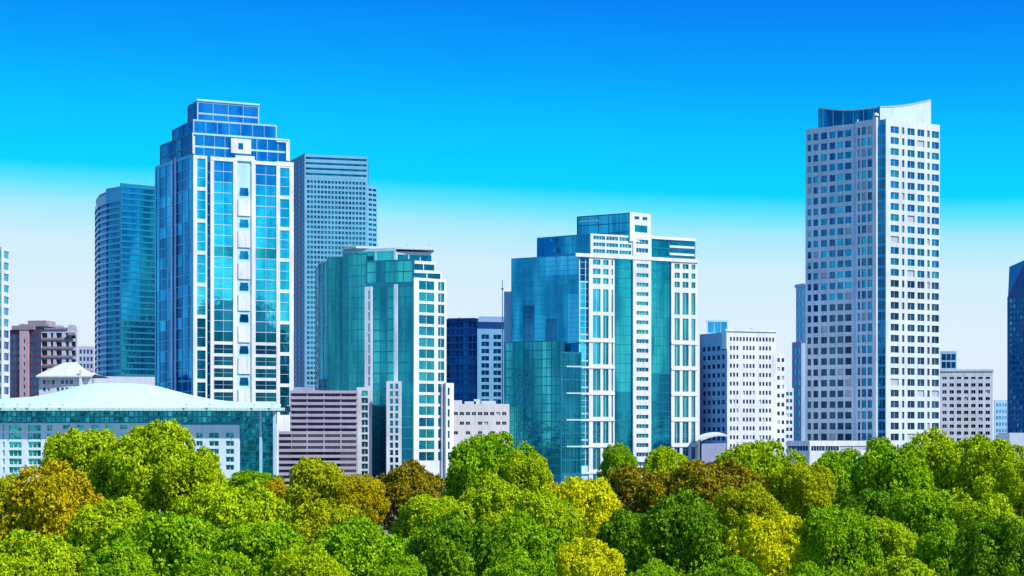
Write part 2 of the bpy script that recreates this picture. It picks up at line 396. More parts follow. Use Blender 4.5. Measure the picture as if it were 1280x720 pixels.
b.region(f0, 493.5, 497.5, b.z(600), b.z(355), WHITE, off=.7, name='white_pier')
b.region(f0, 497.5, 517, b.z(600), b.z(357), TEALW, cols(498, 516.5, 2, .94), rows(b.z(358), b.z(590), pit, .9), G_DTEAL, off=.25, dp=.12, name='glass_wall', ext=0)
fr2 = Face((517, 430), (556, 436))
b.region(fr2, 517, 556, b.z(600), b.z(347), WHITE, [(522.5, 541.5), (546.3, 554)], rows(b.z(350.5), b.z(590), 14.3/F*430, .76), None, off=.5, dp=.25, name='white_window_bay', mull=1, gfn=lambda c, r: G_TEAL if (r+c) % 3 else G_DTEAL, hm=0)
b.core([(552, 434), (565, 436), (565, 455), (552, 455)], 0, b.z(480), WHITE, 'side_bay_core')
b.region(Face((556.5, 434), (565, 436)), 556.5, 565, b.z(600), b.z(478), WHITE, [(558, 560.5)], rows(b.z(484), b.z(590), pit, .7), G_DTEAL, off=.5, dp=.3, name='side_bay')
# lower white-framed bays
b.core([(447, 424), (464, 424), (464, 440), (447, 440)], 0, b.z(487), WHITE, 'annex_core')
b.region(Face((447, 424), (464, 424)), 447, 464, b.z(610), b.z(485), WHITE, [(452, 460)], rows(b.z(489), b.z(600), 9/F*430, .72), G_TEAL, off=.4, dp=.3, name='annex_bay', mull=1)
b.core([(484, 421), (501, 421), (501, 440), (484, 440)], 0, b.z(480), WHITE, 'annex_core')
b.region(Face((484, 421), (501, 421)), 484, 501, b.z(610), b.z(478), WHITE, [(487.5, 491.5), (494, 498)], rows(b.z(481), b.z(600), 9/F*430, .72), G_DTEAL, off=.4, dp=.3, name='annex_bay')
# tiers
def band_tier(pts, z0, z1, wm, gm, nc, nr, k0, nm='tier_wall'):
    b.core(pts, z0, z1-.7, TEALW, 'tier_core')
    for i in k0:
        f = Face(pts[i], pts[i+1]); pit = (z1-.9-z0)/nr
        b.region(f, pts[i][0], pts[i+1][0], z0, z1, wm, cols(pts[i][0]+.6, pts[i+1][0]-.6, max(1, int(nc*f.L/20)), .93), rows(z1-.8, z0-.02, pit, .92), gm, off=.4, dp=.25, name=nm)
band_tier([(498, 433.5), (551, 438), (550, 455), (498, 455)], b.z(351), b.z(335), WHITE, G_DTEAL, 5, 1, [0])
band_tier([(448, 438), (500, 434.5), (543, 440), (540, 455), (450, 458)], b.z(337), b.z(322.5), WHITE, G_DTEAL, 6, 1, [0, 1])
band_tier([(430, 443), (446, 438.5), (494, 437), (494, 455), (434, 458)], b.z(324), b.z(306.5), GRID, G_TEAL, 4, 1, [0, 1])
band_tier([(495.5, 440), (540, 443), (538, 456), (495.5, 456)], b.z(324), b.z(309), WHITE, G_DTEAL, 6, 1, [0])
g = Geo(); g.prism([PX(428, 441), PX(445, 437), PX(543, 441), PX(540, 457), PX(430, 460)], b.z(306.3), b.z(303.8)); b.add('roof_slab', g, WHITE)
for px in (437, 472, 508, 536):
    g = Geo(); x, y = PX(px, 446); g.cyl((x, y, b.z(304)), .07, .04, 1.8+.8*(px == 536)); g.box((x+.2, y, b.z(304)+1.5), .7, .3, .12); b.add('antenna', g, METAL)
b.done()

# ---- striped garage in front
b = Bld('parking_garage', 'low garage of dark openings between mauve-white bands, below the rounded teal glass tower', 'garage', 405, 410)
b.D = 400
b.core([(363, 400), (447, 402), (447, 425), (363, 425)], 0, b.z(489), DARKM)
b.core([(348.5, 396), (364, 396.5), (364, 410), (348.5, 410)], 0, b.z(541.5), DARKM, 'lower_wing_core')
f = Face((363, 400), (447, 402)); fw = Face((348.5, 396), (447, 398))
for k in range(18):
    zz = b.z(488.5+7.3*k); lo = k >= 7
    ff_ = fw if lo else f
    g = Geo(); u0, u1 = ff_.u(348.5 if lo else 363), ff_.u(447)
    bx(g, ff_, u0, u1, zz-.62, zz+.1, -.8, .5)
    b.add('parapet_band', g, BANDM)
for px in (363.6, 384, 405, 426, 446.2):
    g = Geo(); u = f.u(px); bx(g, f, u-.18, u+.18, 0, b.z(489), 0, .12); b.add('column', g, LILAC)
g = Geo(); x, y = PX(380, 408); g.box((x, y, b.z(489)), 5, 4, 1.2); b.add('stair_housing', g, LILAC)
b.done()

# ---- mid distance dark block
b = Bld('office_block', 'navy glass office block with pale roof box, behind the low cream building', 'building', 600, 690)
b.D = 680
b.core([(556, 684), (597, 680), (640, 684), (640, 710), (556, 710)], 0, b.z(402), NAVYW)
f = Face((556, 684), (597, 680)); b.region(f, 556, 597, b.z(560), b.z(398), NAVYW, cols(558, 596, 7, .8), rows(b.z(402), b.z(508), 9/F*680, .75), None, off=.3, dp=.18, name='glass_wall', gfn=lambda c, r: G_BLUE if c in (1, 4) or r % 4 == 1 else G_NAVY)
f = Face((597, 680), (640, 684)); b.region(f, 597, 640, b.z(560), b.z(411), GRIDT, [(601.5, 611), (616.5, 626), (630, 638)], rows(b.z(418), b.z(520), 9/F*680, .62), G_NAVY, off=.4, dp=.3, name='window_wall', mull=1)
b.core([(598, 684), (636, 686), (636, 700), (600, 702)], b.z(413), b.z(394.5), PALEBLUE, 'roof_box')
g = Geo(); bx(g, Face((560, 683), (597, 680)), 0, 12, b.z(399), b.z(397)-.1, -8, .5); b.add('roof_slab', g, NAVYW)
b.roofbits(575, 695, b.z(399), 3, 3, 9)
b.done()
b = Bld('low_building', 'low cream building with dark strip windows, in front of the navy office block', 'building', 598, 565)
b.D = 560
b.core([(562, 560), (636, 561), (636, 590), (562, 590)], 0, b.z(507), CREAM)
f = Face((562, 560), (636, 561)); b.region(f, 562, 636, 0, b.z(505), CREAM, cols(566, 634, 9, .7), [(b.z(519), b.z(515)), (b.z(531), b.z(527)), (b.z(543), b.z(539))], G_DARK, off=.3, dp=.25, name='wall', mull=1, skip=lambda c, r: (r == 1 and c % 3 == 0) or (r == 2 and c % 2))
for px, w, h in ((572, 3, 1.2), (588, 4, .8), (596, 2, 1.6), (611, 5, 1.0)):
    g = Geo(); x, y = PX(px, 568); g.box((x, y, b.z(507)), w, 3, h+.8); b.add('roof_unit', g, WHITE2)
b.done()

# ---- wide glass building, centre right
b = Bld('glass_building', 'wide blue and teal glass building with white window piers and a stepped roof', 'building', 750, 575)
b.D = 560
b.core([(640, 573), (724, 560), (870, 580), (870, 612), (655, 610)], 0, b.z(322), BLUEW)
fl = Face((640, 573), (724, 560)); fr = Face((724, 560), (870, 580))
zt = b.z(318); pit = 12/F*560
def gleft(c, r):
    if c == 1 and 9 < r: return G_NAVY
    if c == 3 and r > 12: return G_NAVY
    if c == 5 and r > 7: return G_MID
    return G_BLUE if r > 3 or c < 3 else G_MID
b.region(fl, 640, 724, b.z(610), zt, BLUEW, cols(640.3, 723.7, 6, .98), rows(zt-.3, b.z(600), pit/2, .93), None, off=.2, dp=.08, name='blue_glass_wall', gfn=gleft)
# glass corner strip
b.region(fr, 724, 735.2, b.z(610), zt, GRID, [(724.6, 731), (731.8, 735)], rows(zt-.5, b.z(600), pit*2.75, .95), None, off=.3, dp=.1, hm=3, name='corner_glass', gfn=lambda c, r: G_NAVY if r == 0 or c == 1 else (G_CYAN if r < 4 else G_TEAL))
toprows = [(b.z(330), b.z(323.5)), (b.z(342), b.z(335)), (b.z(354), b.z(346.5))]
tall = [(b.z(359+33*k+30), b.z(359+33*k+1.5)) for k in range(8)]
b.region(fr, 735.2, 767, b.z(610), zt+.1, WHITE, [(740, 749.5), (752.8, 759.5), (763, 765.2)], toprows+tall, None, off=.7, dp=.4, mull=1, hm=0, name='white_window_pier', gfn=lambda c, r: G_CYAN if 2 < r < 6 and c == 0 else (G_TEAL if r < 8 else G_DTEAL))
b.region(fr, 767, 790, b.z(610), zt-.8, TEALW, cols(767.3, 789.6, 3, .96), rows(zt-1, b.z(595), pit, .94), None, off=.1, dp=.05, name='recessed_glass', gfn=lambda c, r: G_TEAL if r < 14 else G_DTEAL)
b.region(fr, 790, 812.5, b.z(610), zt+.2, WHITE, [(794, 809)], rows(b.z(326), b.z(598), pit, .42), None, off=.9, dp=.45, mull=3, name='white_stair_bay', gfn=lambda c, r: G_TEAL if r < 8 else G_DTEAL)
b.region(fr, 812.5, 838, b.z(610), zt-.8, TEALW, cols(813, 837.6, 3, .96), rows(zt-1, b.z(595), pit, .94), None, off=.1, dp=.05, name='recessed_glass', gfn=lambda c, r: G_TEAL if r < 12 else G_DTEAL)
b.region(fr, 838, 870, b.z(610), zt+.1, WHITE, [(842, 848.5), (852, 859.5), (863, 868)], toprows+tall, None, off=.7, dp=.4, mull=1, name='white_window_pier', gfn=lambda c, r: G_TEAL if r < 8 else G_DTEAL)
g = Geo(); bx(g, fr, fr.u(718), fr.u(870)+.3, zt-.9, zt+.35, .72, 1.1); b.add('cornice', g, WHITE)
for k in range(7):
    g = Geo(); zz = b.z(426+33*k)
    for a, c in ((722, 767), (838, 871)):
        g = Geo(); bx(g, fr, fr.u(a), fr.u(c), zz-.35, zz+.35, .7, .95); b.add('belt_course', g, WHITE)
# tier two
t2 = [(672, 580), (738, 568), (868, 586), (866, 606), (680, 606)]
b.core(t2, b.z(322), b.z(300), BLUEW, 'tier_core')
f = Face(t2[0], t2[1]); z2 = Z(292, 568)
b.region(f, 672, 738, zt-.5, z2, BLUEW, cols(672.4, 737.6, 6, .97), rows(z2-.5, zt-.5, pit*.95, .93), G_BLUE, off=.2, dp=.08, name='tier_wall')
f = Face(t2[1], t2[2])
b.region(f, 738, 790, zt-.5, z2, WHITE, cols(740, 789, 3, .9), rows(z2-.7, zt-.3, 8.5/F*560, .55), G_TEAL, off=.5, dp=.3, mull=3, name='banded_tier_wall')
b.region(f, 790, 813, zt-.5, z2-.1, WHITE, [(794, 809)], rows(z2-1.2, zt-.3, 11/F*560, .5), G_TEAL, off=.8, dp=.4, mull=3, name='banded_tier_wall')
b.region(f, 813, 868, zt-.5, z2, TEALW, cols(813.5, 867, 5, .95), rows(z2-1, zt-.3, pit*.9, .85), G_DTEAL, off=.3, dp=.2, name='tier_wall')
g = Geo(); bx(g, f, f.u(813.5), f.u(868), z2-.6, z2+.4, .32, .7); bx(g, f, f.u(836), f.u(867), z2-3.4, z2-2.6, .32, .6); bx(g, f, f.u(836), f.u(867), z2-6.1, z2-5.3, .32, .6); b.add('white_band', g, WHITE)
# penthouse
t3 = [(722, 584), (787, 574), (812, 579), (811, 600), (726, 602)]; z3 = Z(266, 574)
b.core(t3, z2-2, z3-.8, NAVYW, 'penthouse_core')
f = Face(t3[0], t3[1]); b.region(f, 722, 787, z2-2, z3, NAVYW, cols(722.3, 786.6, 5, .96), rows(z3-.3, z2-2, (z3-z2+1.7)/3, .93), G_BLUE, off=.2, dp=.1, name='penthouse_wall')
g = Geo(); bx(g, f, 1, f.u(748), z3-2.3, z3-1.7, .2, .4); b.add('white_band', g, GRID)
f = Face(t3[1], t3[2]); b.region(f, 787, 812, z2-2, z3+.2, WHITE, [(792, 798), (802, 808)], [(z3-2.2, z3-1.1)], G_DTEAL, off=.5, dp=.3, name='penthouse_wall')
g = Geo(); bx(g, f, f.u(792.5), f.u(808), z3-6.7, z3-4.2, .5, .56); b.add('louvre', g, G_TEAL)
# lower teal wing
b.core([(631, 565), (701, 553), (706, 560), (650, 575)], 0, b.z(428), TEALW, 'wing_core')
f = Face((631, 565), (701, 553)); zw = Z(425, 553)
def gw(c, r): return (G_TEAL if c in (0, 1, 4) else G_DTEAL) if r < 12 else G_DTEAL
b.region(f, 631, 701, b.z(620), zw, TEALW, cols(631.5, 700.5, 6, .95), rows(zw-.4, b.z(600), pit*.92, .9), None, off=.2, dp=.12, name='wing_wall', mull=1, gfn=gw)
f2_ = Face((701, 553), (726, 556))
b.core([(701, 553.4), (726, 556.4), (726, 566), (701, 566)], 0, b.z(442), BLUEW, 'wing_core')
b.region(f2_, 701, 726, b.z(620), b.z(441), TEALW, cols(701.5, 725.5, 5, .82), rows(b.z(443), b.z(600), pit*1.38, .92), G_DTEAL, off=.2, dp=.12, name='wing_wall', mull=1, hm=1)
for k in range(4):
    g = Geo(); zz = b.z(459+33*k); bx(g, f2_, 2, f2_.L, zz-.25, zz+.25, .2, .5); b.add('belt_course', g, GRID)
g = Geo(); x, y = PX(636, 580); g.box((x, y, 0), 3.5, 4, Z(365, 580)); b.add('side_shaft', g, GRID)
g = Geo(); x, y = PX(628, 585); g.cyl((x, y, 0), .35, .12, Z(350, 585), 8); g.box((x, y, Z(362, 585)), .9, .5, .5); b.add('mast', g, METAL)
b.roofbits(700, 590, b.z(300), 4, 4, 12); b.roofbits(840, 592, b.z(300), 3, 5, 13)
b.done()

# ---- white mid-rise
KS = .922
b = Bld('white_midrise', 'white mid-rise block with rows of small dark windows and a blue glass roof box', 'building', 935, 650)
b.D = 640
b.core([(876, 655), (909, 640), (969, 646), (969, 670), (880, 675)], 0, b.z(416), WHITE)
fl, fr = Face((876, 655), (909, 640)), Face((909, 640), (969, 646)); pit = 11.3/F*640*KS
b.region(fl, 876, 909, b.z(600), b.z(415), LILAC, cols(878, 908, 5, .6), rows(b.z(432), b.z(590), pit, .5), G_NAVY, off=.35, dp=.3, name='shade_tinted_wall')  # lilac instead of white: the left face's shade is in the colour
b.region(fr, 909, 969, b.z(600), b.z(413), WHITE, cols(911, 968, 14, .6), rows(b.z(421), b.z(590), pit*.99, .46), G_DARK, off=.4, dp=.32, name='wall',
         skip=lambda c, r: c % 5 == 3 and r > 0)
g = Geo(); bx(g, fr, -1.0, fr.L+.3, b.z(414), b.z(411.5), -.5, .8); bx(g, fl, fl.L-2.5, fl.L+.4, b.z(436), b.z(414), .3, .6); b.add('cornice', g, WHITE)
b.core([(969, 650), (981, 651), (981, 668), (969, 668)], 0, b.z(441), WHITE, 'side_wing')
b.core([(981, 652), (991, 653), (991, 668), (981, 668)], 0, b.z(486), WHITE2, 'side_wing')
b.region(Face((969.5, 650), (981, 651)), 969.5, 981, b.z(600), b.z(439), WHITE, cols(970, 981, 2, .6), rows(b.z(446), b.z(590), pit, .45), G_DARK, off=.3, dp=.25, name='wing_wall')
b.region(Face((981.3, 652), (991, 653)), 981.3, 991, b.z(600), b.z(484), WHITE2, cols(981.6, 990.6, 2, .7), rows(b.z(489), b.z(590), pit*.8, .5), G_DARK, off=.3, dp=.25, name='wing_wall')
b.core([(884, 652), (910, 653), (912, 665), (886, 665)], b.z(418), b.z(398), WHITE2, 'roof_box')
b.region(Face((884, 652), (910, 653)), 884, 910, b.z(416), b.z(397), GRID, cols(884.5, 909, 3, .93), [(b.z(413.5), b.z(399.5))], G_MID, off=.2, dp=.1, name='roof_box_glass')
b.roofbits(940, 655, b.z(414), 5, 7, 21)
b.done()
KS = 1.0
b = Bld('low_canopy', 'low white curved roof beside the foot of the white mid-rise block', 'building', 892, 560)
g = Geo(); n = 14
pr = [(PX(876+33*i/n, 560)[0], 560, Z(553-10*math.sin(math.pi*(.12+.5*i/n)), 560)) for i in range(n+1)]
for i in range(n):
    p, q = pr[i], pr[i+1]
    g.quad(p, q, (q[0], q[1]+18, q[2]+.8), (p[0], p[1]+18, p[2]+.8)); g.quad((p[0], p[1], p[2]-.6), (q[0], q[1], q[2]-.6), q, p)
b.add('curved_roof', g, WHITE)
g = Geo(); g.prism([PX(877, 561), PX(908, 561), PX(908, 577), PX(877, 577)], 0, Z(552, 560)-.7); b.add('wall', g, LILAC); b.done()

# ---- slabs behind right tower
KS = 1.11
b = Bld('slab_tower', 'narrow pale blue slab building peeking out left of the tall white gridded tower', 'building', 1003, 640)
b.D = 640
b.core([(996, 650), (1012, 640), (1030, 645), (1030, 665), (1000, 665)], 0, b.z(357), PALEBLUE)
b.region(Face((996, 650), (1012, 640)), 996, 1012, b.z(600), b.z(354), PALEBLUE, [(998, 1000), (1002, 1005)], rows(b.z(362), b.z(590), 13/F*640*KS, .55), G_MID, off=.3, dp=.2, name='wall')
g = Geo(); bx(g, Face((995.5, 650), (1012, 640)), -.4, 8, b.z(357), b.z(353), -.4, .6); b.add('parapet', g, GRID)
b.core([(991, 640), (1002, 633), (1020, 636), (1020, 650)], 0, b.z(430), PALEBLUE, 'lower_wing')
b.region(Face((991, 640), (1002, 633)), 991, 1002, b.z(600), b.z(428), LILAC, [(993, 995.5), (997.5, 1000)], rows(b.z(436), b.z(590), 13/F*633*KS, .6), G_MID, off=.3, dp=.2, name='wing_wall')
b.done()

# ---- tall white gridded tower
KS = 1.154
b = Bld('gridded_tower', 'tall white tower with a regular grid of square windows and a swooping roof screen', 'tower', 1095, 530)
b.D = 520
A_ = (1008, 536); M_ = (1071, 526); B_ = (1072, 525.4); C_ = (1097, 521.5); E_ = (1107, 520); G_ = (1173, 531)
b.core([A_, M_, C_, E_, G_, (1172, 560), (1030, 565)], 0, b.z(153), PALEBLUE)
pit = 13.75/F*520*KS; z0 = b.z(620); ztw = b.z(150); rw = rows(ztw-2.1, b.z(608), pit, .62)
f = Face(A_, M_)
cw = lambda L: [(980+a/3.132, 980+c/3.132) for a, c in L]
b.region(f, 1008, 1071, z0, ztw, TOWERW, cw([(94, 108), (117, 135), (147, 170), (180, 203), (211, 234), (241, 266)]), rw, None, off=.45, dp=.35, name='left_wall', gfn=lambda c, r: (G_BLUE if (r*5+c*7) % 3 == 0 else G_NAVY) if r < 16 else G_DARK)
g = Geo(); bx(g, f, f.L-1.0, f.L-.1, z0, ztw-.4, .45, .75); b.add('pilaster', g, PALEBLUE)
f = Face(M_, C_)
b.region(f, 1071, 1093, z0, ztw+.6, TOWERW, cw([(292, 302), (308, 325), (331, 348)]), [(a-.1, c+.25) for a, c in rw], None, off=.75, dp=.45, name='projecting_bay', gfn=lambda c, r: G_BLUE if r % 3 else G_NAVY)
b.region(f, 1093, 1097, z0, ztw+1.2, WHITE, off=1.5, name='corner_pilaster')
f = Face(C_, E_)
b.region(f, 1097, 1107, z0, ztw+.3, BLUEW, [(1098, 1102.2), (1103, 1106.4)], [(a-.3, c+.3) for a, c in rw], G_NAVY, off=.15, dp=.1, name='corner_recess', ext=0)
f = Face(E_, G_)
b.region(f, 1107, 1173, z0, ztw+.5, TOWERW, cw([(414, 446), (458, 468), (480, 508), (519, 546), (557, 567), (575, 603)]), rw, None, off=.5, dp=.4, name='right_wall', mull=1, gfn=lambda c, r: (G_TEAL if (r+c) % 3 else G_BLUE) if r < 3 else ((G_TEAL if (r*3+c) % 4 == 0 else G_BLUE) if r < 14 else G_DARK))
g = Geo(); x, y = PX(1095, 518); 
g.cyl((x, y, ztw+1.1), 1.1, .9, .6, 14); g.cyl((x, y, ztw+1.7), .9, .3, .5, 14); b.add('pilaster_cap', g, WHITE)
# swooping roof screen
def screen(fa, fb, ya, yfn, zb_, mats, nm, n=16, th=.5, ribs=0):
    f = Face(fa, fb); g = Geo()
    for i in range(n):
        u0, u1 = f.L*i/n, f.L*(i+1)/n; za, zc = yfn(i/n), yfn((i+1)/n)
        g.quad(f.p(u0, zb_, th/2), f.p(u1, zb_, th/2), f.p(u1, zc, th/2), f.p(u0, za, th/2))
        g.quad(f.p(u1, zb_, -th/2), f.p(u0, zb_, -th/2), f.p(u0, za, -th/2), f.p(u1, zc, -th/2))
        g.quad(f.p(u0, za, th/2), f.p(u1, zc, th/2), f.p(u1, zc, -th/2), f.p(u0, za, -th/2))
    for u, z in ((0, yfn(0)), (f.L, yfn(1))): g.quad(f.p(u, zb_, -th/2), f.p(u, zb_, th/2), f.p(u, z, th/2), f.p(u, z, -th/2))
    scr = b.add(nm, g, mats)
    g = Geo()                                                  # rim along the top
    for i in range(n):
        u0, u1 = f.L*i/n, f.L*(i+1)/n; za, zc = yfn(i/n)-.05, yfn((i+1)/n)-.05
        A = [f.p(u0, za-.35, th/2+.12), f.p(u1, zc-.35, th/2+.12), f.p(u1, zc+.2, th/2+.12), f.p(u0, za+.2, th/2+.12)]
        g.quad(*A); g.quad(A[3], A[2], f.p(u1, zc+.2, -th/2-.1), f.p(u0, za+.2, -th/2-.1))
    b.add('rim', g, METAL, scr)
    for k in range(ribs):
        t = (k+.5)/ribs; g = Geo(); u = f.L*t; bx(g, f, u-.08, u+.08, zb_, yfn(t)-.4, th/2, th/2+.1); b.add('rib', g, METAL, scr)
zs0 = b.z(157)
screen((1023, 541), (1099, 530), 0, lambda t: Z(134.5, 541)+(Z(133.5, 530)-Z(134.5, 541))*t-1.1*math.sin(math.pi*t), zs0, G_NAVY, 'roof_screen', ribs=6)
screen((1099.5, 530), (1163, 539), 0, lambda t: Z(133.5, 530)+(Z(124.5, 539)-Z(133.5, 530))*t-.7*math.sin(math.pi*t), zs0, GRIDS, 'roof_screen')
screen((1163, 539), (1160, 556), 0, lambda t: Z(124.5, 539)-1.0*t, zs0, TOWERW, 'roof_screen', n=4)
g = Geo(); x, y = PX(1072, 533); g.cyl((x, y, zs0), .35, .3, 5.2, 10); b.add('post', g, WHITE)
f = Face((1108, 529.2), (1160, 536.5)); g = Geo(); bx(g, f, .5, f.L-.5, b.z(150), b.z(144.5), 0, .5); b.add('screen_base', g, CREAM)
b.panes += [(f, 1+i*1.6, 2.1+i*1.6, b.z(149), b.z(145.5), .53, G_DTEAL, 0, 0, METAL) for i in range(7)]
b.core([(1040, 545), (1085, 538), (1085, 552), (1045, 556)], b.z(157), b.z(141), NAVYW, 'plant_room')
b.done()
# podium
b = Bld('podium', 'low white podium with dark strip window below the tall white gridded tower', 'building', 1020, 500)
b.D = 495
b.core([(985, 505), (1012, 495), (1120, 505), (1120, 515), (992, 518)], 0, b.z(553), WHITE)
b.region(Face((985, 505), (1012, 495)), 985, 1012, 0, b.z(551), WHITE, [(986, 1011)], [(b.z(563.5), b.z(557.5))], G_DARK, off=.4, dp=.3, mull=6, name='wall')
b.region(Face((1012, 495), (1120, 505)), 1012, 1120, 0, b.z(551), WHITE, cols(1013, 1119, 6, .96), [(b.z(563.5), b.z(557.5))], G_DARK, off=.4, dp=.3, mull=4, name='wall')
b.done()

KS = 1.0
# ---- small white building right
b = Bld('white_low_building', 'low white building with rows of dark windows, right of the tall white gridded tower', 'building', 1208, 710)
b.D = 700
b.core([(1160, 703), (1240, 700), (1240, 735), (1160, 735)], 0, b.z(465), WHITE)
f = Face((1160, 703), (1240, 700))
b.region(f, 1160, 1240, b.z(600), b.z(463), WHITE, cols(1176, 1239, 7, .6), [(b.z(474), b.z(471))]+rows(b.z(479), b.z(560), 8.6/F*700, .5), G_DARK, off=.4, dp=.32, name='wall', mull=1)
g = Geo(); bx(g, f, -1, f.L+.5, b.z(464), b.z(461.5), -.6, .7); b.add('cornice', g, WHITE)
b.core([(1176, 710), (1195, 710), (1195, 725), (1176, 725)], b.z(466), b.z(439), NAVYW, 'roof_box')
b.region(Face((1176, 710), (1195, 710)), 1176, 1195, b.z(466), b.z(437.5), PALEBLUE, cols(1176.5, 1194.5, 3, .9), [(b.z(449), b.z(441)), (b.z(459), b.z(451))], G_BLUE, off=.3, dp=.15, name='roof_box_wall')
b.roofbits(1222, 715, b.z(465), 4, 6, 31)
b.done()
b = Bld('far_building', 'small pale blue building between the low white building and the slant-roofed dark tower', 'building', 1252, 900)
b.D = 900
b.core([(1243, 900), (1266, 905), (1266, 930), (1243, 930)], 0, b.z(502), PALEBLUE)
b.region(Face((1243, 900), (1266, 905)), 1243, 1266, 0, b.z(500), PALEBLUE, cols(1244, 1262, 5, .6), rows(b.z(504), b.z(560), 8/F*900, .55), G_MID, off=.3, dp=.2, name='wall')
b.done()
# ---- right edge dark tower with slanted top
b = Bld('slanted_tower', 'dark navy tower with a slanted roof at the right edge of the view', 'tower', 1280, 640)
b.D = 620
fa, fb = (1260, 632), (1330, 620)
P = [PX(*fa), PX(*fb), PX(1330, 655), PX(1268, 655)]
g = Geo(); zlo, zhi = Z(370, 632), Z(366, 632)+26
H = [zlo, zhi, zhi, zlo]
pk = PX(1283, 628); zpk = Z(324, 628)
Pf = [P[0], pk, P[1], P[2], (pk[0]+2, pk[1]+28), P[3]]; Hf = [zlo, zpk, zpk+2, zpk+2, zpk, zlo]
for i in range(6):
    p, q = Pf[i], Pf[(i+1) % 6]; g.quad((p[0], p[1], 0), (q[0], q[1], 0), (q[0], q[1], Hf[(i+1) % 6]), (p[0], p[1], Hf[i]))
g.quad(*[(Pf[k][0], Pf[k][1], Hf[k]) for k in (0, 1, 4, 5)]); g.quad(*[(Pf[k][0], Pf[k][1], Hf[k]) for k in (1, 2, 3, 4)])
b.add('core_wall', g, NAVYW)
f = Face(fa, fb)
b.region(f, 1260, 1330, 0, Z(371, 632), NAVYW, cols(1261.5, 1296, 8, .62), rows(Z(374, 632), b.z(560), 7.2/F*620, .6), None, off=.3, dp=.2, name='wall', gfn=lambda c, r: G_BLUE if (c*3+r*5) % 4 == 0 else G_NAVY)
g = Geo(); bx(g, Face((1262, 600), (1300, 600)), 0, 14, 0, Z(541, 600), -15, 0); b.add('low_annex', g, WHITE2)
b.done()

# ---- left edge tower
b = Bld('banded_tower', 'cyan glass tower with white floor bands cut off by the left edge', 'tower', -10, 490)
b.D = 480
b.core([(-50, 486), (3, 480), (9, 485), (9, 505), (-50, 510)], 0, b.z(312), WHITE)
pit = 14.2/F*480
for f, a, c in ((Face((-50, 486), (3, 480)), -50, 3), (Face((3, 480), (10, 485)), 3, 10)):
    b.region(f, a, c, 0, b.z(309), WHITE, cols(a+.2, c-.4, 1 if c == 10 else 5, .99), rows(b.z(313), b.z(560), pit, .66), None, off=.5, dp=.3, name='banded_wall', mull=1, gfn=lambda c_, r: G_CYAN if r < 7 else G_NAVY)
b.roofbits(-5, 492, b.z(312), 2, 2, 41)
b.done()

# ---- brown apartment block
b = Bld('brown_apartment_block', 'dark brown apartment block with one pinkish column, beside the cyan tower at the left edge', 'building', 32, 630)
b.D = 620
b.core([(9, 622), (51, 620), (51, 650), (9, 650)], 0, b.z(413), BROWN)
f = Face((9, 622), (51, 620)); pit = 9.5/F*620
b.region(f, 9, 25.5, 0, b.z(412), BROWN, cols(11, 25, 3, .7), rows(b.z(418), b.z(510), pit, .6), G_NAVY, off=.35, dp=.3, name='wall')
b.region(f, 25.5, 37, 0, b.z(410), PINK, [(30.5, 32.5)], rows(b.z(424), b.z(510), pit, .5), G_DARK, off=.8, dp=.3, name='column_wall')
b.region(f, 37, 51, 0, b.z(412), BROWN, cols(38, 50, 3, .7), rows(b.z(418), b.z(510), pit, .6), G_NAVY, off=.35, dp=.3, name='wall')
g = Geo(); bx(g, f, f.u(16), f.u(44), b.z(412), b.z(407), -8, 1.0); bx(g, f, f.u(34), f.u(57), b.z(407)-.1, b.z(400.5), -9, -.5); bx(g, f, f.u(26), f.u(60), b.z(408), b.z(405), -8.6, .2); b.add('roof_penthouse', g, MAUVE)
b.roofbits(30, 632, b.z(407), 3, 4, 51)
b.done()
b = Bld('balcony_block', 'mauve and white apartment block with open balcony bays left of the dark blue rounded tower', 'building', 80, 650)
b.D = 640
b.core([(51, 641), (97, 640), (97, 665), (51, 665)], 0, b.z(414), MAUVE)
f = Face((51, 641), (97, 640)); pit = 11/F*640
b.region(f, 51, 97, 0, b.z(412), WHITE2, [(53, 60), (64, 67.5), (71, 78), (83, 87), (90, 95.5)], rows(b.z(416), b.z(510), pit, .68), None, off=.9, dp=.8, name='balcony_wall', mull=1, gfn=lambda c, r: G_NAVY if (r+c) % 2 else G_DARK)
for k in range(6):
    g = Geo(); zz = b.z(425+11*k); bx(g, f, f.u(52+(k % 2)*3), f.u(93), zz, zz+.9, .92, 1.25); b.add('balcony_rail', g, MAUVE)
g = Geo(); bx(g, f, f.u(52), f.u(86), b.z(412), b.z(409.5), -6, 1.3); bx(g, f, f.u(87), f.u(96), b.z(419.5), b.z(416), 0, 2.2); b.add('roof_slab', g, MAUVE)
b.roofbits(74, 648, b.z(410), 5, 6, 52)
b.core([(97, 645), (117, 647), (117, 665), (97, 665)], 0, b.z(433), MAUVE, 'low_wing')
b.region(Face((97.3, 645), (117, 647)), 97.3, 117, 0, b.z(432), LILAC, cols(98.5, 116.5, 4, .6), rows(b.z(436), b.z(510), 9/F*640, .6), G_NAVY, off=.6, dp=.5, name='wing_wall')
b.done()
b = Bld('low_white_villa', 'low white building with a shallow tent-shaped roof above the pale green hall roof', 'building', 84, 540)
b.D = 530
f = Face((50, 531), (114, 530)); 
b.core([(50, 531), (114, 530), (114, 555), (50, 555)], 0, b.z(473), WHITE)
b.region(f, 50, 114, 0, b.z(471), WHITE, cols(53, 104, 9, .62), [(b.z(480), b.z(475)), (b.z(489), b.z(484.5)), (b.z(498), b.z(493))], G_DARK, off=.4, dp=.3, name='wall', mull=1, skip=lambda c, r: (c+r) % 4 == 3)
g = Geo(); pk = [(PX(px, 534)[0], 534+dy, Z(py, 534)) for px, py, dy in ((51, 468.5, -2), (60, 462, 0), (76, 453, 3), (92, 452, 3), (104, 462, 0), (121, 468, -2))]
